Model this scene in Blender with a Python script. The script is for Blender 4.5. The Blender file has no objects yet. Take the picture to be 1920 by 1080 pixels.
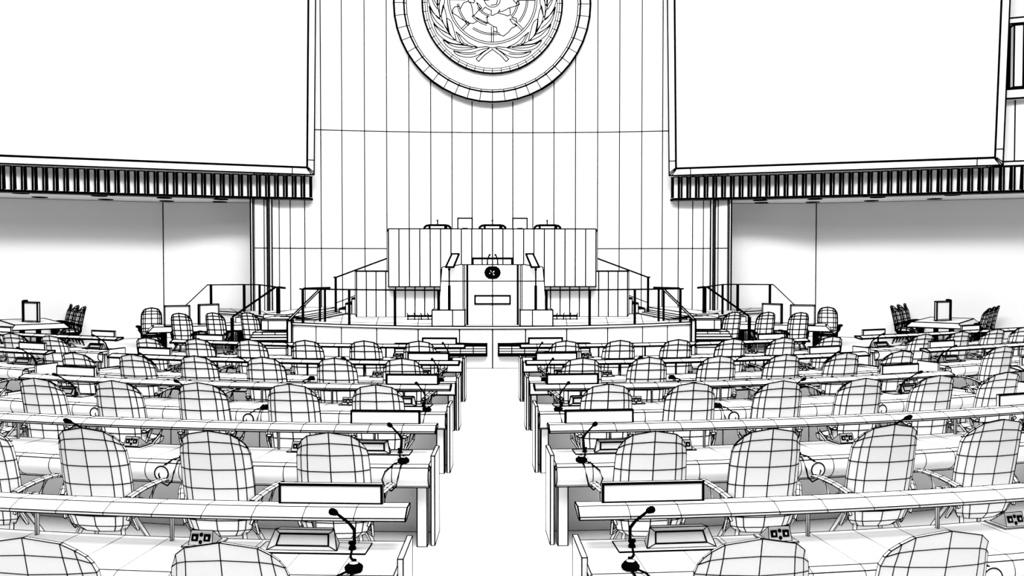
import bpy, math
from mathutils import Vector as V
C = bpy.context.scene.collection
FPX, EYE = 1600.0, 2.24

# ---------------------------------------------------------------- materials
def material(name, col, rough, var):
    m = bpy.data.materials.new(name); m.use_nodes = True
    nt = m.node_tree; nt.nodes.clear()
    out = nt.nodes.new('ShaderNodeOutputMaterial')
    d = nt.nodes.new('ShaderNodeBsdfDiffuse'); d.inputs['Roughness'].default_value = rough
    tc = nt.nodes.new('ShaderNodeTexCoord')
    nz = nt.nodes.new('ShaderNodeTexNoise'); nz.inputs['Scale'].default_value = 60
    rp = nt.nodes.new('ShaderNodeValToRGB')
    rp.color_ramp.elements[0].color = (*[max(0, c - var) for c in col], 1)
    rp.color_ramp.elements[1].color = (*[c + var for c in col], 1)
    nt.links.new(tc.outputs['Object'], nz.inputs['Vector'])
    nt.links.new(nz.outputs['Fac'], rp.inputs['Fac'])
    nt.links.new(rp.outputs['Color'], d.inputs['Color'])
    nt.links.new(d.outputs['BSDF'], out.inputs['Surface'])
    return m
WHITE = material('matte_white_clay', (.78, .78, .78), .3, .02)
INK = material('black_ink_line', (.0008, .0008, .0008), 1, .0004)

# ---------------------------------------------------------------- mesh builder
class MB:
    """collects faces (white or black) and the black lines drawn along their edges"""
    def __init__(s): s.f = []; s.e = {}; s.dots = []
    def line(s, a, b, k=1.0):
        a = tuple(round(v, 5) for v in a); b = tuple(round(v, 5) for v in b)
        if a == b: return
        key = (a, b) if a < b else (b, a)
        s.e[key] = max(k, s.e.get(key, 0))
    def poly(s, pts, k=1.0, close=False):
        for a, b in zip(pts, pts[1:]): s.line(a, b, k)
        if close: s.line(pts[-1], pts[0], k)
    def face(s, pts, ink=False, k=1.0):
        s.f.append((list(map(tuple, pts)), 1 if ink else 0))
        if k: s.poly(pts, k, True)
    def box(s, x0, x1, y0, y1, z0, z1, ink=False, k=1.0):
        s.prism([(x0, y0), (x1, y0), (x1, y1), (x0, y1)], z0, z1, ink, k)
    def prism(s, plan, z0, z1, ink=False, k=1.0, top=None):
        top = top or plan; n = len(plan)
        b = [(x, y, z0) for x, y in plan]; t = [(x, y, z1) for x, y in top]
        s.face(b[::-1], ink, k); s.face(t, ink, k)
        for i in range(n): s.face([b[i], b[(i+1) % n], t[(i+1) % n], t[i]], ink, k)
    def grid(s, rows, ink=False, k=1.0, close=False):
        for a, b in zip(rows, rows[1:]):
            n = len(a)
            for i in range(n if close else n-1):
                s.face([a[i], a[(i+1) % n], b[(i+1) % n], b[i]], ink, k)
    def tube(s, pts, r, n=6, ink=True, k=0, caps=True):
        pts = [V(p) for p in pts]; rs = r if isinstance(r, (list, tuple)) else [r]*len(pts)
        rings = []
        for i, p in enumerate(pts):
            d = (pts[min(i+1, len(pts)-1)] - pts[max(i-1, 0)]).normalized()
            ref = V((0, 0, 1)) if abs(d.z) < .9 else V((0, 1, 0))
            u = d.cross(ref).normalized(); v = d.cross(u)
            rings.append([tuple(p + (u*math.cos(a) + v*math.sin(a))*rs[i]) for a in [2*math.pi*j/n + math.pi/n for j in range(n)]])
        s.grid(rings, ink, k, close=True)
        if caps: s.face(rings[0], ink, k); s.face(rings[-1][::-1], ink, k)
    def disc(s, c, r, axis_y=True, n=20, ink=False, k=1.0, flat=1.0):
        pts = [(c[0] + r*math.cos(2*math.pi*i/n), c[1], c[2] + flat*r*math.sin(2*math.pi*i/n)) for i in range(n)]
        s.face(pts, ink, k); return pts
    def mirror(s):
        m = MB(); m.f = [([(-x, y, z) for x, y, z in p][::-1], i) for p, i in s.f]
        m.e = {((-a[0], a[1], a[2]), (-b[0], b[1], b[2])): k for (a, b), k in s.e.items()}
        return m
    def mesh(s, name, lw, smooth=False):
        vs, fs, mi = [], [], []; idx = {}
        def vid(p):
            p = tuple(round(c, 5) for c in p)
            if p not in idx: idx[p] = len(vs); vs.append(p)
            return idx[p]
        for p, i in s.f:
            ids = [vid(q) for q in p]
            ids = [v for j, v in enumerate(ids) if v != ids[j-1]]
            if len(set(ids)) < 3: continue
            fs.append(ids); mi.append(i)
        if lw:
            for (a, b), k in s.e.items():
                A, B = V(a), V(b); d = (B - A); L = d.length
                if L < 1e-5: continue
                d /= L; r = lw*k
                ref = V((0, 0, 1)) if abs(d.z) < .8 else V((0, 1, 0))
                u = d.cross(ref).normalized(); v = d.cross(u)
                A2, B2 = A - d*r*.6, B + d*r*.6; n = len(vs)
                for P in (A2, B2):
                    for su, sv in ((1, 0), (0, 1), (-1, 0), (0, -1)):
                        vs.append(tuple(P + (u*su + v*sv)*r*1.12))
                for j in range(4): fs.append([n+j, n+(j+1) % 4, n+4+(j+1) % 4, n+4+j]); mi.append(1)
                fs.append([n, n+3, n+2, n+1]); fs.append([n+4, n+5, n+6, n+7]); mi += [1, 1]
        me = bpy.data.meshes.new(name); me.from_pydata(vs, [], fs)
        me.materials.append(WHITE); me.materials.append(INK)
        me.polygons.foreach_set('material_index', mi)
        if smooth: me.polygons.foreach_set('use_smooth', [i == 0 for i in mi])
        me.update()
        return me

def link(name, me, parent=None, loc=(0, 0, 0), rz=0):
    o = bpy.data.objects.new(name, me); C.objects.link(o)
    o.location = loc; o.rotation_euler = (0, 0, rz)
    if parent: o.parent = parent
    return o
def part(name, mb, parent, lw, label=None):
    o = link(name, mb.mesh(name, lw), parent)
    if label: o['label'] = label
    return o
def tag(o, label, cat, group=None):
    o['label'] = label; o['category'] = cat
    if group: o['group'] = group
    return o
def thing(name, label, cat, loc=(0, 0, 0), rz=0, group=None):
    return tag(link(name, None, None, loc, rz), label, cat, group)
def struct(name, mb, lw, parent=None):
    o = link(name, mb.mesh(name, lw), parent)
    if not parent: o['kind'] = 'structure'
    return o
def LW(d, px=1.0): return 1.05*px*d/FPX
def seen(x, y, z=.8, m=90):
    if y < .5: return False
    X = 923.5 + FPX*x/y; Y = 500 + FPX*(EYE - z)/y
    return -m < X < 1920 + m and Y < 1080 + m*1.6
CACHE = {}
def kit(key, maker):
    """a kind of thing is built once: list of (part name, mesh, [sub parts]); later ones are copies sharing the meshes"""
    if key not in CACHE: CACHE[key] = maker()
    return CACHE[key]
def place(name, k, label, cat, loc, rz, group):
    t = thing(name, label, cat, loc, rz, group)
    for nm, me, subs in k:
        p = link(nm, me, t)
        for sn, sm in subs: link(sn, sm, p)
    return t
SIDE = {1: 'right', -1: 'left'}
ROW = ['nearest desk row', 'second desk row', 'third desk row', 'fourth desk row', 'farthest desk row']
ORD = ['first', 'second', 'third', 'fourth', 'fifth', 'sixth', 'seventh']

# ---------------------------------------------------------------- where the desk rows run
BASE = [4.20, 6.61, 9.02, 11.42, 13.90]
CH0 = [3.48, 5.83, 8.21, 10.59, 13.06]
CR = [15.5, 17.0, 18.0, 18.6, 20.5]
CX = [1.13, 1.98, 2.91, 3.82, 4.70, 5.57]
def off(x):
    x = abs(x)
    if x <= 6.2: return x*x/30.
    return 6.2*6.2/30. + .41*(x-6.2) + .01*(x-6.2)**2
def slope(x): return (off(abs(x)+.01) - off(abs(x)-.01))/.02 if abs(x) > .02 else 0
def rowpt(r, x, t, s=1):
    """point at distance x from the aisle, t metres behind the near desk edge; s = side"""
    m = slope(x); n = math.hypot(m, 1)
    return (s*(x - m/n*t), BASE[r] + off(x) + t/n)
def yaw(x, s): return s*math.atan(slope(x))   # turn towards the middle of the stage (counter clockwise on the right)

# ---------------------------------------------------------------- chair
def chair_kit(lw, arms=True):
    def make():
        zs = [1.10, 1.02, .93, .81, .67, .54, .43, .35, .30]
        ws = [.240, .243, .254, .260, .262, .258, .245, .225, .17]
        ys = [0, .018, .038, .065, .095, .12, .137, .16, .205]
        fr = [-1, -.84, -.64, 0, .64, .84, 1]
        def pt(i, j, front):
            a = abs(fr[j]); z = zs[i]
            if i == 0: z -= {0: 0, .64: .028, .84: .065, 1: .105}[a]
            if i == 1: z -= {0: 0, .64: .012, .84: .028, 1: .058}[a]
            if i == 2: z -= {0: 0, .64: 0, .84: .005, 1: .015}[a]
            w = ws[i] - (.015 if (i == 0 and a == 1) else 0)
            y = ys[i] + {0: 0, .64: .018, .84: .045, 1: .085}[a]*(1 if i < 6 else .7)
            x = fr[j]*w
            if front: y += .036; x *= .965; z -= .008 if i < 2 else 0; z += .03 if i >= 7 else 0
            return (x, y - .27, z)
        bk = MB()
        back = [[pt(i, j, 0) for j in range(7)] for i in range(9)]
        frt = [[pt(i, j, 1) for j in range(7)] for i in range(9)]
        bk.grid(back); bk.grid([r[::-1] for r in frt])
        rim = lambda g: [g[0][j] for j in range(7)] + [g[i][6] for i in range(1, 9)] + [g[8][j] for j in range(5, -1, -1)] + [g[i][0] for i in range(7, 0, -1)]
        ra, rb = rim(back), rim(frt)
        for i in range(len(ra)):
            j = (i+1) % len(ra); bk.face([ra[i], rb[i], rb[j], ra[j]])
        seat = MB()
        rows = []
        for y, w, z in ((-.055, .20, .43), (-.03, .225, .46), (.05, .245, .475), (.20, .245, .475), (.29, .22, .455), (.31, .20, .42)):
            rows.append([(-w, y, z-.02), (-w*.55, y, z), (0, y, z+.004), (w*.55, y, z), (w, y, z-.02), (w*.93, y, .385), (-w*.93, y, .385)])
        seat.grid(rows, close=True); seat.face(rows[0][::-1]); seat.face(rows[-1])
        out = [('backrest', bk.mesh('chair_back', lw), []), ('seat', seat.mesh('chair_seat', lw), [])]
        for sx in (-1, 1):
            if arms:
                a = MB()
                path = [(.255, -.12, .565), (.282, -.06, .59), (.308, .0, .61), (.332, .07, .622), (.348, .14, .627), (.352, .20, .622), (.338, .245, .61)]
                rings = [[(sx*(x-.03), y, z), (sx*(x-.015), y, z+.013), (sx*(x+.015), y, z+.013), (sx*(x+.03), y, z), (sx*(x+.012), y, z-.013), (sx*(x-.012), y, z-.013)] for x, y, z in path]
                a.grid(rings, close=True, k=.8); a.face(rings[0]); a.face(rings[-1])
                b = MB()
                b.tube([(sx*.24, .04, .40), (sx*.31, .08, .50), (sx*.335, .12, .615)], .014, 4, ink=False, k=.8)
                b.tube([(sx*.24, -.10, .40), (sx*.28, -.08, .50), (sx*.30, -.05, .59)], .012, 4, ink=False, k=.8)
                out.append(('armrest', a.mesh('chair_arm', lw), [('arm_support', b.mesh('arm_support', lw))]))
            for ty in (-1, 1):
                g = MB()
                g.tube([(sx*.14, ty*.06 + .06, .385), (sx*.235, ty*.20 + .06, .10), (sx*.25, ty*.235 + .06, 0)], [.02, .016, .014], 4, ink=False, k=.8)
                out.append(('leg', g.mesh('chair_leg', lw), []))
        fm = MB(); fm.box(-.15, .15, -.02, .16, .355, .387); fm.tube([(-.15, .06, .36), (-.25, .02, .30), (-.26, -.06, .41)], .012, 4, ink=False, k=.8)
        fm.tube([(.15, .06, .36), (.25, .02, .30), (.26, -.06, .41)], .012, 4, ink=False, k=.8)
        out.append(('seat_frame', fm.mesh('seat_frame', lw), []))
        return out
    return make
def place_chair(key, lw, px, py, a, label, group, z=0):
    """px, py: foot of the highest point of the back; a: heading, 0 looks along +y"""
    loc = (px - math.sin(a)*.27, py + math.cos(a)*.27, z)
    return place('shell_chair', kit(('chair', key), chair_kit(lw)), label, 'chair', loc, a, group)

for r in range(5):
    for s in (-1, 1):
        for i, x in enumerate(CX):
            y = CH0[r] + x*x/(2*CR[r])
            if not seen(x*s, y, 1.0, 130): continue
            place_chair(r, LW(CH0[r]), s*x, y, s*math.atan(x/21),
                        f'white gridded shell chair, {ORD[i]} {SIDE[s]} of the central aisle, {ROW[r]}',
                        'shell chairs at the curved desk rows')
        if r >= 3:
            for i, (x, y) in enumerate([(7.35, 12.05)] if r == 3 else [(7.33, 14.25), (8.28, 14.82), (9.24, 15.38), (10.1, 15.9)]):
                if not seen(x*s, y, 1.0): continue
                place_chair(r, LW(CH0[r]), s*x, y, s*.26,
                            f'white shell chair in the outer {SIDE[s]} block, {ORD[i]} past the side aisle, {ROW[r]}',
                            'shell chairs at the curved desk rows')

# ---------------------------------------------------------------- desks
def desk(r, s, x0, x1, label, side_block=False):
    lw = LW(BASE[r] + .3)
    n = max(2, round((x1 - x0)/.28)); xs = [x0 + (x1-x0)*i/n for i in range(n+1)]
    cx, cy = rowpt(r, (x0+x1)/2, .3, s)
    t = thing('desk_row', label, 'desk', (cx, cy, 0), 0, 'curved desk rows')
    P = lambda x, tt, z: (rowpt(r, x, tt, s)[0] - cx, rowpt(r, x, tt, s)[1] - cy, z)
    top = MB()
    prof = [(.58, .69), (.045, .69), (.0, .675), (0, .672)]
    loop = [(.58, .655), (.58, .69), (.045, .69), (0, .672), (.02, .645)]
    tr = [[P(x, a, z) for a, z in loop] for x in xs]
    for A, B in zip(tr, tr[1:]):
        for j in range(5):
            k = (j+1) % 5; top.face([A[j], B[j], B[k], A[k]], k=0)
            top.line(A[j], B[j], 1.0)
    for q in tr[1:-1]: top.line(q[1], q[2], .62); top.line(q[2], q[3], .8)
    top.face(tr[0]); top.face(tr[-1][::-1])
    part('desktop', top, t, lw)
    ap = MB()
    aloop = [(.0, .672), (-.012, .652), (-.020, .63), (-.022, .608), (-.018, .585), (-.008, .563), (.008, .543), (.028, .528), (.05, .519), (.052, .505), (.08, .505), (.08, .672)]
    ar = [[P(x, a, z) for a, z in aloop] for x in xs]
    for A, B in zip(ar, ar[1:]):
        for j in range(12):
            k = (j+1) % 12; ap.face([A[j], B[j], B[k], A[k]], k=0)
        for j in (0, 8, 9): ap.line(A[j], B[j], .9)
    for q in ar[1:-1]: ap.poly(q[:10], .8)
    ap.face(ar[0]); ap.face(ar[-1][::-1])
    apo = link('apron', ap.mesh('apron', lw, True), t)
    for c in (2.62, 4.45):
        if x0 < c < x1:
            m = MB(); ring = []
            tx, ty = P(c+.05, -.02, 0)[0] - P(c-.05, -.02, 0)[0], P(c+.05, -.02, 0)[1] - P(c-.05, -.02, 0)[1]
            l = math.hypot(tx, ty); tx /= l; ty /= l
            b = P(c, -.045, .60); b2 = P(c, -.01, .60)
            for bb in (b, b2): ring.append([(bb[0] + tx*.058*math.cos(a), bb[1] + ty*.058*math.cos(a), bb[2] + .058*math.sin(a)) for a in [2*math.pi*i/20 for i in range(20)]])
            m.grid(ring, close=True, k=0); m.face(ring[0], k=1.2)
            part('speaker', m, apo, lw, 'round white loudspeaker disc in the desk front')
    mod = MB()
    mr = [[P(x, .545, .0), P(x, .545, .655), P(x, .565, .655), P(x, .565, 0)] for x in xs]
    for i, (A, B) in enumerate(zip(mr, mr[1:])):
        for j in range(4):
            k = (j+1) % 4; mod.face([A[j], B[j], B[k], A[k]], k=0); mod.line(A[j], B[j], .9)
        if i % 2 == 0: mod.line(A[0], A[1], .9)
    mod.face(mr[0]); mod.face(mr[-1])
    part('modesty_panel', mod, t, lw)
    for xe, d in ((x0, -1), (x1, 1)):
        ep = MB(); a, b = (xe + d*.0, xe + d*.03)
        q = [P(a, .19, 0)[:2], P(b, .19, 0)[:2], P(b, .57, 0)[:2], P(a, .57, 0)[:2]]
        ep.prism(q, 0, .725); part('end_panel', ep, t, lw)
        lg = MB(); a, b = (xe - d*.03, xe - d*.11)
        q = [P(a, .16, 0)[:2], P(b, .16, 0)[:2], P(b, .24, 0)[:2], P(a, .24, 0)[:2]]
        lg.prism(q, 0, .645); part('leg', lg, t, lw)
    led = MB()
    lloop = [(.35, .873), (.35, .889), (.43, .926), (.535, .921), (.535, .898), (.40, .873)]
    x0l = x0 - .02
    xl = [x0l + (x1 - x0l)*i/n for i in range(n+1)]
    lr = [[P(x, a, z) for a, z in lloop] for x in xl]
    for A, B in zip(lr, lr[1:]):
        for j in range(6):
            k = (j+1) % 6; led.face([A[j], B[j], B[k], A[k]], k=0)
        for j in range(4): led.line(A[j], B[j], 1.0)
    for q in lr[1:-1]: led.poly(q[:4], .8)
    led.face(lr[0], k=1.5); led.face(lr[-1][::-1], k=1.5)
    ldo = part('raised_shelf', led, t, lw)
    x = x0 + .53
    while x < x1:
        b = MB(); q = [P(x-.006, .515, 0)[:2], P(x+.006, .515, 0)[:2], P(x+.006, .535, 0)[:2], P(x-.006, .535, 0)[:2]]
        b.prism(q, .69, .905, k=.7); part('shelf_bracket', b, ldo, lw); x += .85
    return t
for r in range(5):
    for s in (-1, 1):
        desk(r, s, .50, 5.90, f'long curved white desk with raised shelf, {SIDE[s]} of the central aisle, {ROW[r]}')
        if r >= 2:
            desk(r, s, 7.12, 7.12 + [0, 0, 1.5, 3.2, 5.4][r],
                 f'curved white desk in the outer {SIDE[s]} block past the side aisle, {ROW[r]}')

# ---------------------------------------------------------------- things on the desks
def console_kit(lw):
    def make():
        b = MB(); w, h = .195, .095
        # frustum-like cradle whose framed face leans back
        f = [(-w, 0, 0), (w, 0, 0), (w-.03, .065, h), (-w+.03, .065, h)]
        k = [(-w+.02, .13, 0), (w-.02, .13, 0), (w-.05, .10, h), (-w+.05, .10, h)]
        inn = [(-w+.05, .012, .022), (w-.05, .012, .022), (w-.06, .052, h-.02), (-w+.06, .052, h-.02)]
        ind = [(x, y + .003, z - .001) for x, y, z in inn]
        for i in range(4):
            j = (i+1) % 4; b.face([f[i], f[j], inn[j], inn[i]]); b.face([inn[i], inn[j], ind[j], ind[i]], k=0)
        b.poly(inn, 1.6, True)
        b.face([f[3], f[2], k[2], k[3]]); b.face([f[1], k[1], k[2], f[2]]); b.face([k[0], f[0], f[3], k[3]]); b.face(k[::-1])
        p = MB(); p.face(ind, k=.8)
        return [('casing', b.mesh('console_casing', lw), [('display_panel', p.mesh('display_panel', lw))])]
    return make
def mat_kit(lw):
    def make():
        m = MB(); m.box(-.30, .30, -.10, .085, 0, .004, k=1.0)
        m.poly([(-.30, -.10, .004), (.30, -.10, .004)], 1.6)
        return [('plate', m.mesh('console_mat', lw), [])]
    return make
def socket_kit(lw):
    lw *= .75
    def make():
        b = MB(); w = .068
        b.prism([(-w-.03, -.03), (w+.03, -.03), (w+.03, .13), (-w-.03, .13)], 0, .008)
        A = [(-w, -.01, .008), (w, -.01, .008), (w-.006, .018, .085), (-w+.006, .018, .085)]
        K = [(-w, .12, .008), (w, .12, .008)]
        b.face(A); b.face([A[3], A[2], K[1], K[0]]); b.face([A[1], K[1], A[2]]); b.face([K[0], A[0], A[3]])
        def on(x, v, o=.004): return (x, -.01 + .028*v - o, .008 + .077*v)
        subs = []
        for sx in (-1, 1):
            m = MB(); c = sx*.035
            m.face([on(c-.017, .32), on(c+.017, .32), on(c+.017, .74), on(c-.017, .74)], ink=True)
            m.face([on(c-.007, .42, .007), on(c+.007, .42, .007), on(c+.007, .62, .007), on(c-.007, .62, .007)], k=.5)
            subs.append(('outlet', m.mesh('outlet', lw)))
        for v in (.25, .72):
            m = MB(); m.face([on(.0085*math.cos(a), v + .11*math.sin(a)) for a in [i*math.pi/4 for i in range(8)]], ink=True)
            subs.append(('jack', m.mesh('jack', lw)))
        return [('housing', b.mesh('socket_housing', lw), subs)]
    return make
def mic_kit(lw, s):
    def make():
        k = max(1, lw*FPX/7.0)
        r = max(.0095, lw*1.45)
        b = MB(); b.tube([(0, 0, 0), (0, 0, .012), (0, 0, .03)], [.022, .02, .012], 8)
        b.tube([(-.02, 0, .035), (.02, 0, .035)], .009, 6)
        n = MB(); n.tube([(0, 0, .02), (s*-.018, -.03, .06), (s*-.026, -.07, .13), (s*-.01, -.12, .18), (s*.018, -.20, .24), (s*.030, -.255, .275)], [r, r, r, r*.95, r*.9, r*.85], 6)
        h = MB(); h.tube([(s*.028, -.235, .266), (s*.032, -.255, .275), (s*.04, -.295, .293), (s*.043, -.31, .30)], [r*.9, .017, .020, .011], 8)
        return [('base', b.mesh('mic_base', 0), []), ('gooseneck', n.mesh('mic_neck', 0), []), ('head', h.mesh('mic_head', 0), [])]
    return make
def earpiece_kit(lw, s):
    def make():
        b = MB()
        rings = []
        for z, r in ((0, .030), (.008, .042), (.024, .044), (.036, .036), (.044, .024)):
            rings.append([(r*math.cos(a)*(1.12 if i % 2 else .95), r*math.sin(a)*(1.12 if i % 2 else .95), z) for i, a in enumerate([j*math.pi/7 for j in range(14)])])
        b.grid(rings, ink=True, close=True, k=0); b.face(rings[-1], k=.8)
        for j in range(0, 14, 2): b.line(rings[1][j], rings[2][j], 1.4)
        c = MB(); r = max(.0068, lw*1.1)
        c.tube([(0, .04, .02), (s*.01, .09, .03), (s*.035, .14, .012), (s*.06, .20, .006), (s*.075, .30, .004)], r, 6)
        d = MB(); d.tube([(s*.01, -.03, .02), (s*.06, -.08, .01), (s*.125, -.125, -.04), (s*.145, -.145, -.10), (s*.12, -.15, -.16), (s*.07, -.15, -.185),
                          (s*.035, -.145, -.15), (s*.02, -.14, -.08), (s*.005, -.11, .0), (s*-.005, -.03, .015)], r, 6)
        return [('body', b.mesh('earpiece_body', lw), []), ('lead', c.mesh('earpiece_lead', 0), []), ('cord_loop', d.mesh('cord_loop', 0), [])]
    return make
def plate_kit(lw):
    def make():
        w, h, d = .29, .115, .028
        p = MB(); p.box(-w, w, 0, d, 0, h, k=1.0)
        f = MB(); g = max(.012, lw*2.2); y = -.004
        for a in ((-w, w, 0, g), (-w, w, h-g, h), (-w, -w+g, 0, h), (w-g, w, 0, h)):
            f.box(a[0], a[1], y, 0, a[2], a[3], ink=True, k=0)
        return [('sign_board', p.mesh('plate_board', lw), [('border', f.mesh('plate_border', 0))])]
    return make

for r in range(5):
    lw = LW(BASE[r] + .3)
    RN = ROW[r]
    for s in (-1, 1):
        S = SIDE[s]
        def put(name, kk, maker, x, t, z, label, cat, group, rz=None, key=None):
            px, py = rowpt(r, x, t, s)
            if not seen(px, py, z): return None
            return place(name, kit((kk, r, key), maker), label, cat, (px, py, z), yaw(x, s) if rz is None else rz, group)
        WH = {.93: 'by the central aisle', 5.2: 'by the side aisle', 7.53: 'past the side aisle', 10.1: 'far out past the side aisle'}
        for x, w in WH.items():
            if x == 7.53 and r < 2 or x == 10.1 and r < 4: continue
            put('nameplate', 'plate', plate_kit(lw), x, .50, .919, f'blank black-bordered nameplate on the {S} shelf {w}, {RN}', 'nameplate', 'blank nameplates on the raised shelves')
            cxx = x + .14 if x < 5 else x + .12
            if x < 10:
                put('console_mat', 'mat', mat_kit(lw), cxx - .06, .455, .69, f'flat white mat under the console, {S} desk {w}, {RN}', 'mat', 'mats under the desk consoles')
                put('desk_console', 'cons', console_kit(lw), cxx, .40, .694, f'white console with tilted panel, {S} desk {w}, {RN}', 'console', 'tilted desk consoles')
        for x, w in ((.79, 'by the central aisle'), (3.45, 'halfway along'), (5.12, 'by the side aisle'), (7.36, 'past the side aisle'), (10.0, 'far out past the side aisle')):
            if x > 7 and r < 2 or x > 9 and r < 4: continue
            put('microphone', 'mic', mic_kit(lw, s), x, .30 if x == 3.45 else .43, .694, f'black gooseneck microphone, {S} desk {w}, {RN}', 'microphone', 'gooseneck microphones on the desks', key=s)
        for x, w in ((.71, 'by the central aisle'), (2.50, 'between second and third chairs'), (4.30, 'between fourth and fifth chairs')):
            put('earpiece', 'ear', earpiece_kit(lw, s), x, .10, .69, f'black earpiece with looped cord, {S} desk {w}, {RN}', 'earpiece', 'earpieces on the desk edges', key=s)
        for x, w in ((1.665, 'before the second chair'), (3.20, 'by the third chair'), (4.75, 'by the fifth chair'), (8.3, 'past the side aisle')):
            if x > 7 and r < 3: continue
            put('power_socket', 'sock', socket_kit(lw), x, .44, .69, f'white wedge socket box, {S} desk {w}, {RN}', 'power socket', 'wedge socket boxes on the desks')

# ---------------------------------------------------------------- floor and walls
f = MB(); f.face([(-24, -3, 0), (24, -3, 0), (24, 30, 0), (-24, 30, 0)], k=0); struct('floor', f, 0)
SZ = .93
o_ = [0, 38, 75.5, 115, 155.5, 197, 238, 280, 319, 349.5, 376.5, 397, 410, 418, 425, 443]
d_ = [26.4, 26.4, 26.38, 26.35, 26.3, 26.25, 26.17, 26.07, 25.97, 25.92, 25.85, 25.78, 25.7, 25.62, 25.56, 25.45]
WP = [(o*d/FPX, d) for o, d in zip(o_, d_)]
def wall_mesh():
    m = MB(); pts = [(-x, y) for x, y in WP[:0:-1]] + WP
    zs = [0, EYE + 34*26/FPX, EYE + 250*26.4/FPX, 13.2]
    for i, (a, b) in enumerate(zip(pts, pts[1:])):
        for z0, z1 in zip(zs, zs[1:]): m.face([(a[0], a[1], z0), (b[0], b[1], z0), (b[0], b[1], z1), (a[0], a[1], z1)], k=.9)
    return m
struct('wall_back', wall_mesh(), LW(26, .95))
for s in (-1, 1):
    m = MB(); W = LW(25.5)
    e = WP[-1]
    # pilaster strips at the edge of the curved wall and the recess behind
    for ox, wd in ((6.58, .05), (7.05, .07)):
        m.box(*sorted((s*ox, s*(ox+wd))), 25.33, 25.6, 0, 4.27, k=1.3)
    struct('trim_1' if s < 0 else 'trim_2', m, W)
    m = MB(); pl = [(7.10, 25.45), (7.35, 27.25), (10.35, 27.1), (13.0, 26.05), (18.5, 23.8), (24, 21.2)]
    for i, (a, b) in enumerate(zip(pl, pl[1:])):
        A, B = (s*a[0], a[1]), (s*b[0], b[1])
        m.face([(*A, 0), (*B, 0), (*B, 4.27), (*A, 4.27)], k=0)
        m.line((*A, 0), (*B, 0), .8)
        if i >= 1 : m.line((*A, 4.27), (*B, 4.27), .7)
    m.line((s*10.35, 27.1, 0), (s*10.35, 27.1, 4.27), 1)
    struct('wall_left' if s < 0 else 'wall_right', m, W)
    # soffit with fluted front below the screens
    fr = [(5.4, 25.5), (6.7, 25.2), (8.0, 24.85), (10.6, 23.95), (13.4, 22.85), (16, 21.8), (20, 20.1)]
    c = MB(); bk = [(5.4, 25.9), (6.7, 26.6), (7.4, 27.3), (10.4, 27.15), (13.4, 25.95), (16, 24.9), (20, 23.1)]
    for i in range(6):
        q = [fr[i], fr[i+1], bk[i+1], bk[i]]; q = [(s*x, y) for x, y in q]
        c.prism(q, 4.27, 4.30, k=0)
        c.line((*q[0], 4.27), (*q[1], 4.27), 1.4)
    struct('ceiling' if s < 0 else 'ceiling.001', c, W)
    # slats
    t = thing('fluted_fascia', f'grey fluted fascia of upright slats under the {SIDE[s]} big screen', 'fascia', (s*9, 24.4, 4.27), 0, 'fluted fascias under the screens')
    L = []; acc = 0
    for a, b in zip(fr, fr[1:]):
        ll = math.hypot(b[0]-a[0], b[1]-a[1]); L.append((acc, acc+ll, a, b)); acc += ll
    def at(u):
        for a0, a1, a, b in L:
            if u <= a1 + 1e-6:
                k = (u-a0)/(a1-a0); return (a[0]+(b[0]-a[0])*k, a[1]+(b[1]-a[1])*k, (b[0]-a[0])/(a1-a0), (b[1]-a[1])/(a1-a0))
    O = (s*9, 24.4, 4.27)
    bm = MB(); u = 0
    prev = None
    for a, b in zip(fr, fr[1:]):
        A = (s*a[0]-O[0], a[1]+.27-O[1]); B = (s*b[0]-O[0], b[1]+.27-O[1])
        bm.face([(*A, .0), (*B, .0), (*B, .66), (*A, .66)], ink=True, k=0)
        bm.line((*A, .0), (*B, .0), 1.6); bm.line((*A, .66), (*B, .66), 1)
    part('backing', bm, t, W)
    cap = MB(); q = [fr[0], (fr[0][0]+.02, fr[0][1]+.12), (fr[0][0]+.12, fr[0][1]+.3), (fr[0][0]-.05, fr[0][1]+.3)]
    for a, b in zip(fr, fr[1:]):
        q = [(s*a[0]-O[0], a[1]-.01-O[1]), (s*b[0]-O[0], b[1]-.01-O[1]), (s*b[0]-O[0], b[1]+.3-O[1]), (s*a[0]-O[0], a[1]+.3-O[1])]
        cap.prism(q, -.03, .0, k=1)
    part('bottom_rail', cap, t, W)
    u = .02; n = 0
    while u < acc - .2 and n < 62:
        x, y, tx, ty = at(u + .06)
        nx, ny = -ty, tx
        m = MB()
        def bar(c0, c1, y0, y1, tilt, ink, k, zb=.03, zt=.655):
            q = [(x+tx*c0, y+ty*c0), (x+tx*c1, y+ty*c1)]
            lo = [(a+nx*(y0+tilt), b+ny*(y0+tilt)) for a, b in q] + [(a+nx*y1, b+ny*y1) for a, b in q[::-1]]
            hi = [(a+nx*y0, b+ny*y0) for a, b in q] + [(a+nx*y1, b+ny*y1) for a, b in q[::-1]]
            m.prism([(s*a-O[0], b-O[1]) for a, b in lo], zb, zt, ink, k, top=[(s*a-O[0], b-O[1]) for a, b in hi])
        bar(-.06, .075, .06, .26, .12, False, .8)
        bar(.075, .125, .0, .26, 0, True, .3)
        bar(.135, .145, .03, .26, 0, False, 0)
        bar(.155, .19, .0, .26, 0, True, .3)
        part('slat', m, t, W)
        u += .252; n += 1
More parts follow.
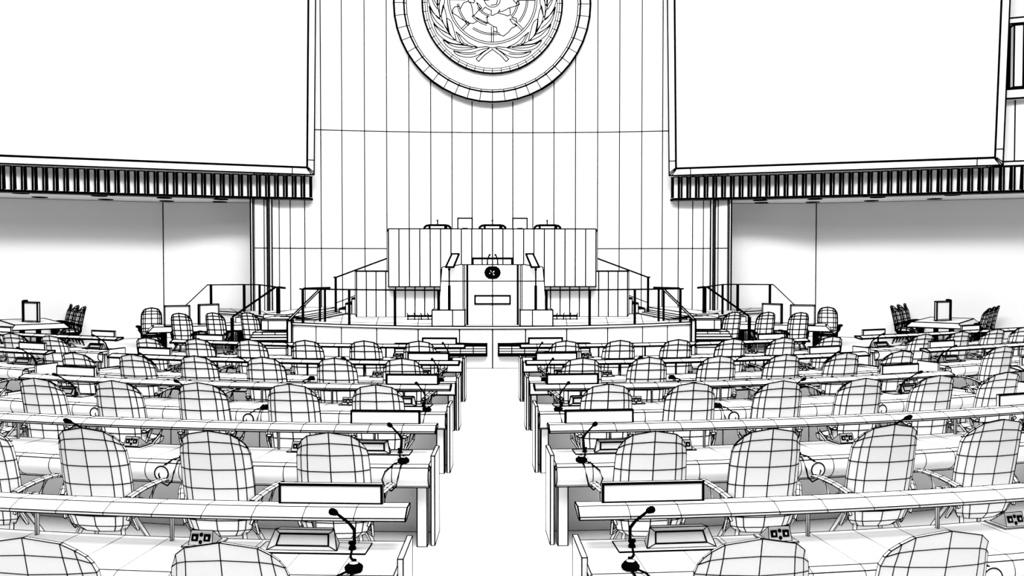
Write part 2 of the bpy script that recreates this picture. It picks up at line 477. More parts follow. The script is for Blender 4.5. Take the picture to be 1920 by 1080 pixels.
    # downlights in the soffit
    for i, (x, y) in enumerate([(8.16, 25.9), (8.50, 26.85), (9.66, 25.41), (10.04, 26.6), (11.24, 24.72), (11.63, 26.0), (12.99, 23.87), (13.20, 25.25)]):
        if not seen(s*x, y, 4.2, 20): continue
        m = MB(); ps = [(.215*math.cos(a), .215*math.sin(a)) for a in [j*math.pi/10 for j in range(20)]]
        m.prism(ps, -.015, 0, ink=True, k=0)
        o = link('downlight', m.mesh('downlight', 0), None, (s*x, y, 4.268))
        tag(o, f'round black downlight in the {SIDE[s]} soffit, {ORD[i//2]} from the stage wall, {"front" if i%2==0 else "back"} line', 'ceiling light', 'downlights under the soffits')
    # screen
    B0, B1 = V((s*5.22, 25.15, 4.93)), V((s*13.5, 22.35, 4.93))
    tx = (B1-B0).normalized(); nrm = V((tx.y*s, -tx.x*s, 0)).normalized()
    if nrm.y > 0: nrm = -nrm
    up = (V((0, 0, 1)) + nrm*.115).normalized(); H = 7.0
    fn = tx.cross(up).normalized()
    if fn.y > 0: fn = -fn
    t = thing('projection_screen', f'huge blank white projection screen in a white frame, hung {SIDE[s]} of the round emblem', 'screen', tuple(B0.lerp(B1, .5)), 0, 'big projection screens')
    O2 = B0.lerp(B1, .5); wid = (B1-B0).length
    def sp(u, v, dd=0): return tuple(B0 + tx*u + up*v + fn*dd - O2)
    fw = .20
    fm = MB()
    out = [(0, 0), (wid, 0), (wid, H), (0, H)]; inn = [(fw, fw), (wid-fw, fw), (wid-fw, H-fw), (fw, H-fw)]
    for i in range(4):
        j = (i+1) % 4
        fm.face([sp(*out[i], .02), sp(*out[j], .02), sp(*inn[j], .05), sp(*inn[i], .05)], k=0)
        fm.line(sp(*out[i], .02), sp(*out[j], .02), 1.2); fm.line(sp(*inn[i], .05), sp(*inn[j], .05), 1.6); fm.line(sp(*out[i], .02), sp(*inn[i], .05), 1)
        fm.face([sp(*out[i], .02), sp(*out[j], .02), sp(*out[j], -.1), sp(*out[i], -.1)], k=0)
        fm.face([sp(*inn[i], .05), sp(*inn[j], .05), sp(*inn[j], 0), sp(*inn[i], 0)], k=0)
    for u0, u1 in ((0, fw), (wid, wid-fw)):
        dd = 1 if u0 == 0 else -1
        fm.line(sp(u0, .07, .03), sp(u0 + dd*.16, .2, .05), .8); fm.line(sp(u0 + dd*.07, 0, .03), sp(u0+dd*.2, .16, .05), .8)
        fm.line(sp(u0, .42, .03), sp(u0+dd*fw, .42, .05), .8); fm.line(sp(u0+dd*.62, 0, .03), sp(u0+dd*.62, fw, .05), .8)
    part('frame', fm, t, W)
    pn = MB(); pn.face([sp(*p, 0) for p in inn], k=0); pn.face([sp(*p, -.1) for p in out], k=0)
    part('screen_surface', pn, t, 0)
    # balcony tier beyond the screen
    t = thing('balcony', f'gallery with fluted front rising beyond the outer edge of the {SIDE[s]} big screen', 'balcony', (s*16, 21.8, 4.95), 0, 'galleries beside the screens')
    O3 = (s*16, 21.8, 4.95)
    def loc2(x, y): return (s*x-O3[0], y-O3[1])
    bd = MB(); q = [loc2(13.6, 22.85), loc2(18, 21.0), loc2(18, 21.4), loc2(13.6, 23.25)]
    bd.prism(q, .0, .12, k=1.2); bd.prism(q, .13, 1.75, k=0)
    bd.line((*loc2(14.0, 22.66), .13), (*loc2(14.0, 22.66), 1.75), 1)
    part('parapet', bd, t, W)
    up_ = MB(); q = [loc2(13.4, 22.6), loc2(18, 20.7), loc2(18, 21.2), loc2(13.4, 23.1)]
    up_.prism(q, 1.75, 2.0, k=1.4); up_.prism(q, 3.72, 3.87, k=1.2); up_.prism([loc2(13.5, 22.75), loc2(18, 20.85), loc2(18, 21.2), loc2(13.5, 23.1)], 2.0, 3.72, ink=True, k=0)
    up_.prism([loc2(13.5, 22.9), loc2(18, 21.0), loc2(18, 21.2), loc2(13.5, 23.1)], 3.87, 6, k=0)
    part('upper_tier', up_, t, W)
    for i in range(8):
        x = 13.5 + i*.33; y = 22.60 - i*.33*.413
        m = MB(); m.prism([loc2(x, y), loc2(x+.2, y-.083), loc2(x+.2, y+.1), loc2(x, y+.18)], 2.05, 3.69, k=1.4)
        part('slat', m, t, W)

# ---------------------------------------------------------------- the round emblem
EC = V((0, 26.12, EYE + (500-8.5)*25.95/FPX)); RS = 130.5
t = thing('wall_emblem', 'giant round emblem, world map in laurel wreath, high on the back wall', 'emblem', tuple(EC))
def ring(r0, r1, y0, y1, n, ks, seg=True):
    m = MB(); A = [2*math.pi*i/n for i in range(n)]
    c = lambda r, y: [(r*math.sin(a), y, -r*math.cos(a)) for a in A]
    L = [c(r1, y1), c(r1, y0), c(r0, y0), c(r0, y1)]
    for k in range(4):
        P, Q = L[k], L[(k+1) % 4]
        for i in range(n): m.face([P[i], P[(i+1) % n], Q[(i+1) % n], Q[i]], k=0)
        for i in range(n): m.line(P[i], P[(i+1) % n], ks[k])
    if seg:
        for i in range(n): m.line(L[1][i], L[2][i], .8)
    return m
u = 25.95/FPX
oring = ring(165*u, 183.5*u, -.08, .15, 48, [.5, 1.8, 1.5, .5]); part('outer_ring', oring, t, LW(25, .95))
lip = ring(160.5*u, 165*u, -.04, .1, 48, [.5, .5, .8, .5]); part('inner_lip', lip, t, LW(25, .95))
dk = MB(); cc = [(161*u*math.sin(a), .05, -161*u*math.cos(a)) for a in [2*math.pi*i/48 for i in range(48)]]; dk.face(cc, k=0); part('backing_disc', dk, t, 0)
mr = ring(121.5*u, 130.5*u, -.10, .05, 48, [.5, 1.6, .8, .5]); part('medallion_rim', mr, t, LW(25, .95))
m2 = ring(121.5*u, 125.5*u, -.103, -.10, 48, [.4, .7, .4, .4], seg=False); part('rim_groove', m2, t, LW(25, .95))
dd = MB(); dd.face([(122*u*math.sin(a), -.085, -122*u*math.cos(a)) for a in [2*math.pi*i/48 for i in range(48)]], k=0); part('medallion_disc', dd, t, 0)
# drawing on the medallion, in crop units (4.683 per photo pixel), centre (953, 12)
def cv(p): return ((p[0]-953)/4.683*u, -.085, -(p[1]-40)/4.683*u)
wr = MB()
def smooth(P, n=4):
    P = [V((*p, 0)) for p in P]; closed = (P[0]-P[-1]).length < 1; out = []
    for i in range(len(P)-1):
        a = P[i-1] if i else P[0]; d = P[i+2] if i+2 < len(P) else P[-1]
        b, c = P[i], P[i+1]
        for k in range(n):
            q = k/n; out.append(tuple((.5*((2*b) + (c-a)*q + (2*a-5*b+4*c-d)*q*q + (3*b-a-3*c+d)*q**3))[:2]))
    return out + [tuple(P[-1][:2])]
leaves = [
 [(612,455),(680,468),(770,470),(860,442),(925,432),(880,458),(830,490),(770,510),(700,508),(640,487),(612,455)],
 [(620,458),(690,482),(745,486),(810,478)],
 [(520,360),(575,388),(650,402),(755,415),(825,425),(760,442),(680,450),(600,440),(550,408),(520,360)],
 [(530,365),(600,412),(690,428),(780,425)],
 [(635,290),(690,335),(745,385),(825,425),(755,412),(690,398),(660,350),(635,290)],
 [(655,310),(700,385),(740,400)],
 [(440,220),(500,268),(575,312),(640,370),(700,398),(600,390),(530,355),(470,300),(440,220)],
 [(450,235),(530,318),(620,365)],
 [(553,172),(590,200),(612,260),(635,365),(590,320),(560,250),(553,172)],
 [(400,70),(440,130),(505,190),(575,305),(490,262),(430,190),(400,70)],
 [(405,90),(450,185),(530,262)],
 [(523,60),(545,120),(560,210),(575,300),(530,225),(508,150),(523,60)],
 [(385,-70),(430,0),(470,60),(495,180),(440,125),(400,40),(385,-70)],
 [(510,-70),(535,0),(530,60),(500,160),(490,60),(510,-70)],
 [(400,-200),(425,-110),(460,-40),(475,90),(430,20),(405,-90),(400,-200)],
 [(530,-200),(540,-120),(520,-50),(480,60),(485,-80),(530,-200)],
 [(450,-320),(455,-230),(475,-150),(470,-20),(440,-110),(430,-220),(450,-320)],
 [(570,-310),(565,-230),(530,-150),(480,-70),(500,-200),(570,-310)],
 [(540,-410),(520,-330),(520,-260),(490,-150),(480,-260),(500,-350),(540,-410)],
 [(640,-400),(620,-320),(570,-250),(510,-190),(550,-300),(640,-400)],
]
for lf in leaves:
    for mir in (0, 1):
        wr.poly([cv((1906-x, y) if mir else (x, y)) for x, y in smooth(lf)], .85)
for mir in (0, 1):
    g = lambda p: cv((1906-p[0], p[1]) if mir else p)
    wr.poly([g(p) for p in [(925,432),(870,470),(810,525),(833,547),(880,495),(955,440)]], .9)
    wr.poly([g(p) for p in [(825,425),(900,418),(953,428)]], .9)
part('laurel_wreath', wr, t, LW(25, .95))
mp = MB()
def circ(r, a0=0, a1=360, n=48, k=.85):
    P = []
    for i in range(n+1):
        a = math.radians(a0 + (a1-a0)*i/n); P.append(cv((953 + r*math.sin(a), 5 + r*math.cos(a))))
    mp.poly(P, k)
circ(391); circ(374, 0, 180+180)
for a0, a1 in ((-82, -42), (-34, 12), (50, 88), (95, 170), (190, 270)): circ(310, a0, a1); circ(297, a0, a1)
for a0, a1 in ((-50, -12), (48, 90), (100, 260)): circ(232, a0, a1); circ(218, a0, a1)
for a0, a1 in ((-60, -10), (95, 200)): circ(150, a0, a1); circ(138, a0, a1)
circ(70); 
for a in (0, -45, 45, 90, -90, 135, 180, 225):
    ra = math.radians(a); sx, sy = math.cos(ra), -math.sin(ra)
    r0 = 240 if a in (0,) else (285 if abs(a) == 45 else 235)
    for o in (-9, 9):
        mp.line(cv((953 + r0*math.sin(ra) + o*sx, 5 + r0*math.cos(ra) + o*sy)), cv((953 + 374*math.sin(ra) + o*sx, 5 + 374*math.cos(ra) + o*sy)), .85)
lands = [
 [(740,25),(700,40),(690,60),(672,90),(660,68),(625,75),(605,100),(608,130),(640,148),(690,185),(745,212),(785,218),(820,198)],
 [(740,25),(765,45),(778,90),(785,155),(800,140),(830,105),(850,90)],
 [(740,0),(745,30),(790,40),(800,20),(770,0)],
 [(815,35),(845,60),(862,85),(850,88),(825,60),(815,35)],
 [(860,0),(880,15),(915,15),(945,5)],
 [(862,105),(890,75),(915,90),(945,105),(940,145),(960,145),(1000,125),(1060,140),(1085,150),(1110,140),(1105,80),(1150,65),(1190,50),(1180,20),(1160,40),(1130,5)],
 [(895,170),(915,150),(905,190),(920,215),(960,240),(990,250),(995,290),(965,285)],
 [(920,215),(880,200),(810,165)],
 [(1005,310),(1050,325),(1095,290),(1120,258),(1165,235),(1130,215),(1105,180),(1130,175),(1170,210),(1160,170),(1120,160)],
 [(940,60),(990,50),(1000,0),(960,-30),(900,-40),(870,-10)],
 [(1000,125),(1020,95),(1010,115),(1040,112),(1065,100),(1100,80)],
 [(1130,5),(1180,-40),(1190,-120),(1120,-200),(1040,-230),(980,-180),(930,-210),(900,-130),(960,-90),(1020,-60),(1000,0)],
 [(820,-60),(770,-120),(780,-200),(840,-250),(870,-180),(850,-100),(820,-60)],
 [(700,-80),(660,-150),(690,-230),(740,-180),(740,-110),(700,-80)],
 [(1200,-230),(1150,-290),(1190,-310),(1250,-260),(1200,-230)]]
for l in lands: mp.poly([cv(p) for p in l], .9)
part('world_map', mp, t, LW(25, .95))

# ---------------------------------------------------------------- stage
EDGE = [(0, 18.70), (.73, 18.72), (1.65, 18.82), (2.6, 19.08), (3.45, 19.42), (4.1, 19.78), (4.72, 20.15)]
WING = [(5.35, 21.2), (6.35, 23.0), (7.3, 24.6), (8.6, 25.6)]
BACK = [(0, 26.0), (1.0, 26.0), (2.2, 26.0), (3.4, 26.0), (4.5, 26.0), (5.5, 25.7), (6.3, 25.5), (6.9, 25.6), (7.6, 26.3), (8.2, 26.8), (8.8, 26.95)]
def both(p): return [(-x, y) for x, y in p[:0:-1]] + p
SLW = LW(20, 1.0)
st = MB(); E2 = both(EDGE + WING); B2 = both(BACK); n = len(E2)
fr_ = [0, .12, .34, .6, .8, 1]
rows = [[(E2[i][0] + (B2[i][0]-E2[i][0])*f_, E2[i][1] + (B2[i][1]-E2[i][1])*f_, SZ) for i in range(n)] for f_ in fr_]
st.grid(rows, k=.62)
for i in range(n-1):
    a, b = E2[i], E2[i+1]
    st.face([(*a, SZ-.06), (*b, SZ-.06), (*b, SZ), (*a, SZ)], k=0); st.line((*a, SZ), (*b, SZ), 1.0); st.line((*a, SZ-.06), (*b, SZ-.06), .85)
    st.face([(a[0]*.995, a[1]+.03, 0), (b[0]*.995, b[1]+.03, 0), (b[0]*.995, b[1]+.03, SZ-.06), (a[0]*.995, a[1]+.03, SZ-.06)], k=0)
    st.face([(a[0]*.995, a[1]+.03, SZ-.06), (b[0]*.995, b[1]+.03, SZ-.06), (*b, SZ-.06), (*a, SZ-.06)], k=0)
    st.line((a[0]*.995, a[1]+.03, 0), (b[0]*.995, b[1]+.03, 0), .8)
    st.line((a[0]*.995, a[1]+.03, 0), (a[0]*.995, a[1]+.03, SZ-.06), 1)
b = E2[-1]
for z0, z1 in ((0, SZ),):
    for A, B in ((E2[-1], B2[-1]), (E2[0], B2[0])): st.face([(*A, 0), (*B, 0), (*B, SZ), (*A, SZ)], k=.8)
stage = thing('stage', 'broad curved white stage platform in front of the tall back wall', 'stage', (0, 0, 0))
part('platform', st, stage, SLW)
for s in (-1, 1):
    v = MB(); y = 18.58
    xs_ = [.14, .42, .70, .98, 1.26, 1.54, 1.82, 2.12]
    X0, X1 = sorted((s*.12, s*2.14))
    v.box(X0, X1, y, 18.75, .505, .565, ink=True, k=.6); v.box(X0, X1, y, 18.75, .285, .345, ink=True, k=.6)
    for i in range(7):
        a, b = sorted((s*xs_[i], s*xs_[i+1]))
        for z0, z1 in ((.345, .395), (.395, .45), (.45, .505)): v.face([(a, y, z0), (b, y, z0), (b, y, z1), (a, y, z1)], k=.85)
    for X in (X0, X1): v.face([(X, y, .285), (X, 18.75, .285), (X, 18.75, .565), (X, y, .565)], ink=True, k=.5)
    part('vent_grille', v, stage, SLW)
    # landing and steps at the end of the stage front
    lb = MB()
    X0, X1 = sorted((s*4.76, s*5.52)); XM = s*5.30
    a, b = sorted((s*4.80, s*5.46))
    lb.box(a, b, 20.25, 21.2, .74, 1.0, k=1.2); lb.line((XM, 20.25, .74), (XM, 20.25, .97), 1); lb.line((s*4.86, 20.25, .74), (s*4.86, 20.25, .97), 1)
    lb.line((a, 20.25, .965), (b, 20.25, .965), 1)
    for i, z in enumerate((.70, .645, .58, .50, .34, .17)):
        a, b = sorted((s*4.80, s*(5.62 + .02*i))); lb.box(a, b, 20.12 - .05*i, 21.2, z-.06 if i < 3 else z-.16, z, k=.95)
    for xx in (5.1, 5.4): lb.line((s*xx, 20.1, .48), (s*xx, 20.1, .70), .8)
    part('side_steps', lb, stage, SLW)
    cp_ = MB(); a, b = sorted((s*4.70, s*4.80)); cp_.box(a, b, 20.05, 20.2, 0, SZ+.05, k=1.6); part('corner_post', cp_, stage, SLW)
    # raised wing strips on the stage floor
    for i, (h, dx) in enumerate(((.03, 0), (.05, .16), (.07, .32), (.09, .5), (.12, .8))):
        w = MB(); pl = [(4.3+dx, 20.75+dx*.6), (4.9+dx, 20.9+dx*.6), (4.55+dx, 25.0), (3.85+dx*.9, 25.0)]
        w.prism([(s*x, y) for x, y in pl], SZ, SZ+h, k=.9); part('floor_step', w, stage, SLW)

# low footlight rails
for s in (-1, 1):
    m = MB(); y = 21.0
    a, b = sorted((s*1.40, s*2.10))
    m.box(a, b, y, y+.03, SZ+.085, SZ+.115, ink=True, k=.5); m.line((a, y, SZ+.02), (b, y, SZ+.02), .8)
    p = [m]
    t = thing('footlight_rail', f'low black rail with five short stubs on the stage floor {SIDE[s]} of the lectern', 'rail', (0, 0, 0), 0, 'low rails on the stage floor')
    part('bar', m, t, LW(21))
    for i in range(5):
        q = MB(); x = s*(1.42 + i*.165); q.tube([(x, y, SZ), (x, y, SZ+.13), (x + s*.02, y-.02, SZ+.17)], .016, 5)
        part('stub', q, t, 0)

# handrails
def handrail(name, label, posts, rails, lw_r, s):
    c = posts[0][0]
    t = thing(name, label, 'handrail', (0, 0, 0), 0, 'stage handrails')
    for (x, y, z0, z1, r) in posts:
        m = MB(); m.tube([(s*x, y, z0), (s*x, y, z1)], r, 6); part('post', m, t, 0)
    for (A, B, r) in rails:
        m = MB(); m.tube([(s*A[0], A[1], A[2]), (s*B[0], B[1], B[2])], r, 6); part('top_rail', m, t, 0)
    return t
for s in (-1, 1):
    S = SIDE[s]
    RT = 1.72
    handrail('stage_handrail', f'black handrail along the curved stage front {S} of the lectern',
             [(1.19, 18.86, SZ, RT, .036), (2.17, 19.02, SZ, RT, .034), (3.25, 19.42, SZ, RT, .032), (4.42, 19.98, SZ, RT, .034)],
             [((1.14, 18.86, RT), (2.17, 19.02, RT), .018), ((2.17, 19.02, RT), (3.25, 19.42, RT), .018), ((3.25, 19.42, RT), (4.5, 20.0, RT), .018)], SLW, s)
    t = handrail('stair_handrail', f'sloping black handrail over the front side steps, {S} end of the stage front',
             [(3.97, 20.3, SZ, RT+.02, .030), (4.13, 20.5, SZ, RT+.02, .030)], [((4.42, 20.05, RT+.01), (3.85, 20.35, RT+.02), .024)], SLW, s)
    m = MB(); m.tube([(s*4.05, 20.2, RT), (s*4.74, 19.95, 1.0)], .026, 4, ink=False, k=1.0); part('sloping_rail', m, t, SLW)
    handrail('wing_handrail', f'black handrail around the {S} wing of the stage beside the tall wall',
             [(5.42, 21.7, SZ, RT, .055), (6.32, 23.3, SZ, 1.75, .034), (7.2, 24.9, SZ, 1.72, .042), (8.35, 25.5, SZ, 1.70, .040)],
             [((5.15, 21.3, RT-.01), (5.42, 21.7, RT), .028), ((5.42, 21.7, RT), (6.32, 23.3, 1.75), .018), ((6.32, 23.3, 1.75), (7.2, 24.9, 1.72), .018),
              ((7.2, 24.9, 1.72), (8.45, 25.5, 1.70), .018), ((8.45, 25.5, 1.70), (9.4, 26.0, .95), .018)], SLW, s)
    handrail('wing_stair_handrail', f'black handrail sloping down the {S} wing steps behind the round-backed chairs',
             [(6.55, 21.6, 0, .96, .045)], [((5.5, 21.75, 1.72), (6.55, 21.6, .97), .026)], SLW, s)
    # wing steps
    t = thing('wing_steps', f'white steps climbing to the {S} wing of the stage', 'steps', (s*7.2, 24.0, 0), 0, 'steps to the stage wings')
    for i in range(5):
        m = MB(); a, b = sorted((s*(.95 - i*.28), s*(.95 - (i+1)*.28))); m.box(a, b, -.5, .4, 0, .17*(i+1), k=.9); part('step', m, t, SLW)

# stairs behind the presidium
for s in (-1, 1):
    t = thing('presidium_stairs', f'small stair with sloping handrail rising behind the {SIDE[s]} flank of the high bench', 'stairs', (s*3.9, 23.6, SZ), 0, 'stairs to the high bench')
    for i in range(6):
        m = MB(); a, b = sorted((s*(.32 - i*.17), s*(.32 - i*.17 - .17))); m.box(a, b, 0, .9, 0, .14*(i+1), k=.9)
        m.box(a, b, -.03, .9, .14*(i+1), .14*(i+1)+.03, ink=True, k=.4)
        part('step', m, t, LW(23))
    m = MB(); m.tube([(s*.46, -.1, 1.02), (s*.38, -.1, 1.02), (s*-.3, 0, 1.28), (s*-1.2, .1, 1.62)], .022, 6); part('handrail', m, t, 0)
    m = MB(); m.tube([(s*.40, -.1, 0), (s*.40, -.1, 1.02)], .036, 6); part('post', m, t, 0)
    m = MB(); m.tube([(s*.38, -.1, .32), (s*-.5, 0, .66)], .014, 5); part('lower_rail', m, t, 0)

# high bench (presidium)
PW = LW(22)
t = thing('high_bench', 'massive white panelled bench with upright seams, centre of the stage behind the lectern', 'bench', (0, 22.4, SZ))
ub = MB(); X = 2.64; z0, z1 = .80, 2.27
nn = 20
for i in range(nn):
    a, b = -X + 2*X*i/nn, -X + 2*X*(i+1)/nn
    ub.face([(a, -.65, z0), (b, -.65, z0), (b, -.65, z1), (a, -.65, z1)], k=1)
Tp = [(-X, -.65), (X, -.65), (X+.26, 1.2), (-X-.26, 1.2)]
ub.face([(x, y, z1) for x, y in Tp], k=.8); ub.face([(x, y, z0) for x, y in Tp][::-1])
for i in range(1, 4): A, B = Tp[i], Tp[(i+1) % 4]; ub.face([(*A, z0), (*B, z0), (*B, z1), (*A, z1)])
part('upper_body', ub, t, PW)
lb = MB(); X = 2.62
for i in range(28):
    a, b = -3.52 + 7.04*i/28, -3.52 + 7.04*(i+1)/28
    mid = (a+b)/2; zt = 1.19 if abs(mid) > 2.6 else .80
    lb.face([(a, -.22, 0), (b, -.22, 0), (b, -.22, zt), (a, -.22, zt)], k=1)
for s in (-1, 1):
    lb.face([(s*3.52, -.22, 0), (s*3.78, 1.2, 0), (s*3.78, 1.2, 1.19), (s*3.52, -.22, 1.19)])
    lb.face([(s*2.6, -.22, 1.19), (s*3.52, -.22, 1.19), (s*3.78, 1.2, 1.19), (s*2.6, 1.2, 1.19)], k=1.2)
part('lower_body', lb, t, PW)
# things on the bench
for i, x in enumerate((-1.41, 0, 1.41)):
    t = thing('bench_console', f'rounded low white console with short microphone on the high bench, {["left", "middle", "right"][i]} of three', 'console', (x, 21.9, 3.20), 0, 'consoles on the high bench')
    m = MB(); pr = [(-.335, 0), (-.325, .05), (-.28, .085), (-.20, .10), (.20, .10), (.28, .085), (.325, .05), (.335, 0)]
    F_, K_ = [(a, 0, b) for a, b in pr], [(a*.92, .35, b*.9) for a, b in pr]
    m.face(F_, k=1.8); m.face(K_[::-1]); m.grid([F_, K_], k=1.2); m.line((-.2, 0, .1), (-.2, 0, 0), 1.8); m.line((.2, 0, .1), (.2, 0, 0), 1.8); m.line((.24, 0, .09), (.24, 0, 0), 1)
    part('casing', m, t, PW)
    m = MB(); m.tube([(0, .1, .08), (0, .1, .2), (-.005, .08, .235)], [.018, .018, .028], 6); part('microphone', m, t, 0)
for s in (-1, 1):
    t = thing('bench_monitor', f'flat white monitor with black edge on the high bench, {SIDE[s]} of the middle console', 'monitor', (s*.705, 21.95, 3.20), 0, 'monitors on the high bench')
    m = MB(); m.box(-.17, .17, 0, .04, .0, .27, k=0); part('panel', m, t, 0)
    f2 = MB()
    for a in ((-.20, .20, .267, .30), (-.20, -.167, 0, .30), (.167, .20, 0, .30)): f2.box(a[0], a[1], -.01, .045, a[2], a[3], ink=True, k=0)
    part('bezel', f2, t, 0)
    m = MB(); m.box(-.06, .06, -.05, .1, 0, .02, k=1); part('foot', m, t, PW)

# lectern
LL = LW(19)
t = thing('lectern', 'tall white lectern with flared wings, black emblem and framed nameplate, centre of the stage front', 'lectern', (0, 19.1, SZ))
c = MB()
for z0, z1 in ((0, .985), (.985, 1.355)):
    for a, b in ((-.56, 0), (0, .56)): c.face([(a, 0, z0), (b, 0, z0), (b, 0, z1), (a, 0, z1)], k=.9)
    for s in (-1, 1):
        c.face([(s*.56, 0, z0), (s*.56, .6, z0), (s*.56, .6, z1), (s*.56, 0, z1)], k=0)
for s in (-1, 1): c.line((s*.56, 0, 0), (s*.56, 0, 1.355), 1.5); c.line((s*.575, .01, 0), (s*.575, .01, 1.355), 1)
c.face([(-.56, 0, 1.355), (.56, 0, 1.355), (.56, .6, 1.355), (-.56, .6, 1.355)], k=.8)
part('front_panel', c, t, LL)
for s in (-1, 1):
    w = MB()
    zz = [0, .985, 1.355]
    def wx(z): return 1.235 - .10*z/1.3 if z < 1 else 1.16 - .03*(z-.985)/.37
    for z0, z1 in ((0, .985), (.985, 1.355)):
        for a, b in ((.56, .625), (.625, .66)):
            w.face([(s*a, .02, z0), (s*b, .02, z0), (s*b, .02, z1), (s*a, .02, z1)], k=.9)
        t0, t1 = (z1 if z1 < 1 else 1.355), (z1 if z1 < 1 else 1.30)
        w.face([(s*.66, .02, z0), (s*wx(z0), .05, z0), (s*wx(z1), .05, t1), (s*.72, .03, t0), (s*.66, .02, t0)], k=.9)
        w.face([(s*wx(z0), .05, z0), (s*wx(z1), .05, t1), (s*wx(z1), .7, t1), (s*wx(z0), .7, z0)], k=.9)
    w.face([(s*.56, .02, 1.355), (s*.72, .03, 1.355), (s*1.12, .05, 1.30), (s*1.12, .7, 1.30), (s*.56, .7, 1.355)], k=.8)
    part('wing_panel', w, t, LL)
pl = MB()
for a in ((-.41, .41, .46, .497), (-.41, .41, .643, .68), (-.41, -.372, .46, .68), (.372, .41, .46, .68)): pl.box(a[0], a[1], -.03, 0, a[2], a[3], ink=True, k=0)
pl.face([(-.41, -.015, .46), (.41, -.015, .46), (.41, -.015, .68), (-.41, -.015, .68)], k=0); pl.line((0, -.02, .46), (0, -.02, .68), 1)
part('nameplate', pl, t, LL, 'blank nameplate in a thick black frame on the lectern front')
em = MB(); N = 36
def er(a):
    return .172 - .022*max(0, math.cos(a*1.0 - math.pi/2))**24 - .02*max(0, math.cos(a + math.pi/2))**30 + .004*math.cos(a*18)
P = [(er(2*math.pi*i/N)*1.06*math.cos(2*math.pi*i/N), er(2*math.pi*i/N)*.9*math.sin(2*math.pi*i/N)) for i in range(N)]
em.face([(x, -.02, 1.18 + z) for x, z in P], ink=True, k=0)
for x, z, r in ((.028, .02, .014), (.026, -.045, .014), (-.03, .02, .008), (-.065, -.02, .009), (.006, -.005, .006), (-.045, .045, .006)):
    em.face([(x + r*math.cos(a), -.024, 1.18 + z + r*1.2*math.sin(a)) for a in [i*math.pi/3 for i in range(6)]], k=0)
part('emblem', em, t, 0, 'small black wreath emblem on the lectern front')
gl = MB(); gl.box(-.46, .46, .12, .14, 1.47, 1.52, ink=True, k=0)
for s in (-1, 1): a, b = sorted((s*.46, s*.42)); gl.box(a, b, .12, .14, 1.355, 1.52, ink=True, k=0)
gl.line((.43, .13, 1.36), (.43, .13, 1.5), 1)
part('reading_desk_rail', gl, t, LL)
for s in (-1, 1):
    m = MB(); m.tube([(s*.115, .1, 1.355), (s*.115, .1, 1.45), (s*.09, .08, 1.53), (s*.07, .05, 1.57), (s*.055, .04, 1.58)], [.02, .018, .016, .02, .028], 6)
    part('microphone', m, t, 0)
for s in (-1, 1):
    bt = thing('lectern_side_block', f'low white block at the {SIDE[s]} foot of the lectern', 'block', (s*.97, 18.95, SZ), 0, 'low blocks beside the lectern')
    m = MB()
    xs2 = [-.36, .09, .36] if s > 0 else [-.36, -.09, .36]
    m.box(-.36, .36, -.17, .25, 0, .355, k=1.1); m.line((s*-.09*1, -.17, 0), (s*-.09*1, -.17, .355), 1)
    part('body', m, bt, LL)
    tp = thing('teleprompter', f'slanted glass teleprompter pane on a black pole {SIDE[s]} of the lectern', 'teleprompter', (s*.955, 18.85, SZ+.355), 0, 'teleprompters beside the lectern')
    m = MB(); m.tube([(0, 0, 0), (0, 0, .54)], .034, 8); m.tube([(0, 0, .54), (0, 0, .90)], .018, 8); m.tube([(0, 0, .87), (0, 0, .92)], .03, 8)
    part('pole', m, tp, 0)
    m = MB()
    q = [(s*-.09, -.02, .945), (s*.075, -.02, .945), (s*.0, .14, 1.24), (s*-.16, .14, 1.24)]
    q = [(s*.075, -.02, .945), (s*-.095, -.02, .945), (s*-.21, .12, 1.235), (s*-.055, .12, 1.235)]
    m.face(q, k=1.7); m.face([(x, y+.012, z) for x, y, z in q][::-1], k=1)
    part('glass_pane', m, tp, LL)

# ---------------------------------------------------------------- side tables with chairs and monitors
def rect(cx, cy, w, d, a):
    c, s_ = math.cos(a), math.sin(a)
    return [(cx + c*x - s_*y, cy + s_*x + c*y) for x, y in ((-w/2, -d/2), (w/2, -d/2), (w/2, d/2), (-w/2, d/2))]
def side_table(s, cx, cy, w, d, a, z, label):
    t = thing('side_table', label, 'table', (s*cx, cy, 0), s*a, 'low tables at the sides of the stage')
    m = MB(); W = LW(cy)
    m.prism(rect(0, 0, w+.24, d+.24, 0), z-.13, z, top=rect(0, 0, w, d, 0), k=1.1); part('tabletop', m, t, W)
    for sx in (-1, 1):
        for sy in (-1, 1):
            q = MB(); q.box(sx*(w/2-.25)-.07, sx*(w/2-.25)+.07, sy*(d/2-.2)-.05, sy*(d/2-.2)+.05, 0, z-.13, ink=True, k=.5); part('leg', q, t, W)
    return t
def monitor(s, x, y, z, w, h, a, label, thick=.06, bez=.05):
    W = LW(y)
    t = thing('monitor', label, 'monitor', (s*x, y, z), s*a, 'monitors on the side tables')
    m = MB(); m.box(-w/2, w/2, 0, thick, .02, h, k=1.2); m.box(-.1, .1, -.03, thick+.06, 0, .02, ink=True, k=.5)
    part('casing', m, t, W)
    f2 = MB()
    for q in ((-w/2, w/2, h-bez*.4, h), (-w/2, w/2, .02, .02+bez*.5), (-w/2, -w/2+bez*.4, .02, h), (w/2-bez*.4, w/2, .02, h)): f2.box(q[0], q[1], -.012, 0, q[2], q[3], k=.55)
    part('bezel', f2, t, W)
    return t
def dchair(s, px, py, z_hd, label):
    place_chair('far', LW(21.5), s*px, py, s*z_hd, label, 'round-backed chairs at the side tables')
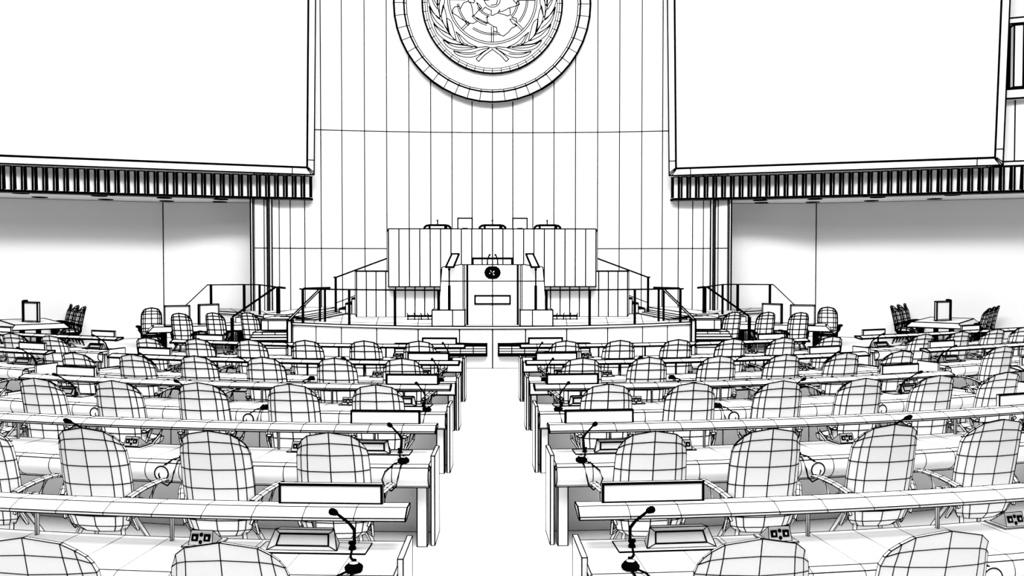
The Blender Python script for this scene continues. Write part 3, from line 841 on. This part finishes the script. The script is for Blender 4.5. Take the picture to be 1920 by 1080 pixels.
for s in (-1, 1):
    S = SIDE[s]
    # outer table, seen corner on
    side_table(s, 12.6, 23.54, 2.65, 1.14, math.radians(52.7), .74, f'white slab table with two back-to-back monitors, far {S} by the side wall')
    monitor(s, 12.42, 23.22, .74, .54, .54, math.radians(25), f'white framed monitor facing the hall on the far {S} table')
    monitor(s, 12.80, 23.56, .74, .46, .57, math.radians(66), f'monitor seen almost edge-on behind the other on the far {S} table', thick=.08)
    for i, (x, y) in enumerate(((11.67, 24.72), (12.20, 25.42), (12.76, 26.15))):
        dchair(s, x, y, math.radians(-127), f'shell chair seen edge-on at the {S} outer table, stage side, {ORD[i]} from the viewer')
    for i, (x, y) in enumerate(((13.65, 23.07), (14.23, 23.83), (14.74, 24.47))):
        if seen(s*x, y, .9, 20): dchair(s, x, y, math.radians(52), f'shell chair seen edge-on at the {S} outer table, outer side, {ORD[i]} from the viewer')
    # inner table beside the steps
    side_table(s, 7.55, 22.40, 2.4, .95, -math.radians(21), .72, f'white slab table with two framed monitors, {S} of the stage steps')
    monitor(s, 8.05, 21.95, .72, .60, .52, math.radians(-19), f'white framed monitor on the {S} inner table, farther from the stage')
    monitor(s, 7.42, 22.50, .72, .54, .53, math.radians(-45), f'white framed monitor on the {S} inner table, nearer the stage')
    dchair(s, 9.45, 23.85, math.radians(160), f'white shell chair behind the outer end of the {S} inner table')
    for i, (x, y) in enumerate(((7.68, 21.05), (6.93, 21.25), (6.10, 21.3))):
        dchair(s, x, y, math.radians((6, 14, 20)[i]), f'white shell chair in front of the {S} inner table, {ORD[i]} counting towards the stage')

# ---------------------------------------------------------------- light
w = bpy.data.worlds.new('world'); bpy.context.scene.world = w; w.use_nodes = True
bg = w.node_tree.nodes['Background']; bg.inputs['Color'].default_value = (1, 1, 1, 1); bg.inputs['Strength'].default_value = .21
def area(name, loc, rot, size, power, sy=None):
    l = bpy.data.lights.new(name, 'AREA'); l.size = size; l.energy = power
    if sy: l.shape = 'RECTANGLE'; l.size_y = sy
    o = bpy.data.objects.new(name, l); C.objects.link(o); o.location = loc; o.rotation_euler = rot; return o
area('hall_ceiling_lights', (0, -1.0, 14.0), (math.radians(36), 0, 0), 11, 4000, 9)
area('added_middle_fill', (0, 4.0, 14), (math.radians(52), 0, 0), 14, 2900, 2)  # added fill, no fixture there: brightens the chair backs of the farther rows
area('stage_wash_lights', (0, 8.5, 13), (math.radians(58), 0, 0), 20, 4800, 3)

cam = bpy.data.cameras.new('camera'); co = bpy.data.objects.new('camera', cam); C.objects.link(co)
cam.sensor_width = 36; cam.lens = 30.0; cam.clip_end = 200
co.location = (0, 0, EYE); co.rotation_euler = (math.radians(90) - math.atan(40/1600), 0, -math.atan(36.5/1600))
sc = bpy.context.scene; sc.camera = co
sc.view_settings.view_transform = 'Standard'; sc.view_settings.look = 'None'; sc.view_settings.gamma = 1
sc.view_settings.use_curve_mapping = False; sc.view_settings.exposure = -.13
sc.cycles.max_bounces = 4; sc.cycles.diffuse_bounces = 2
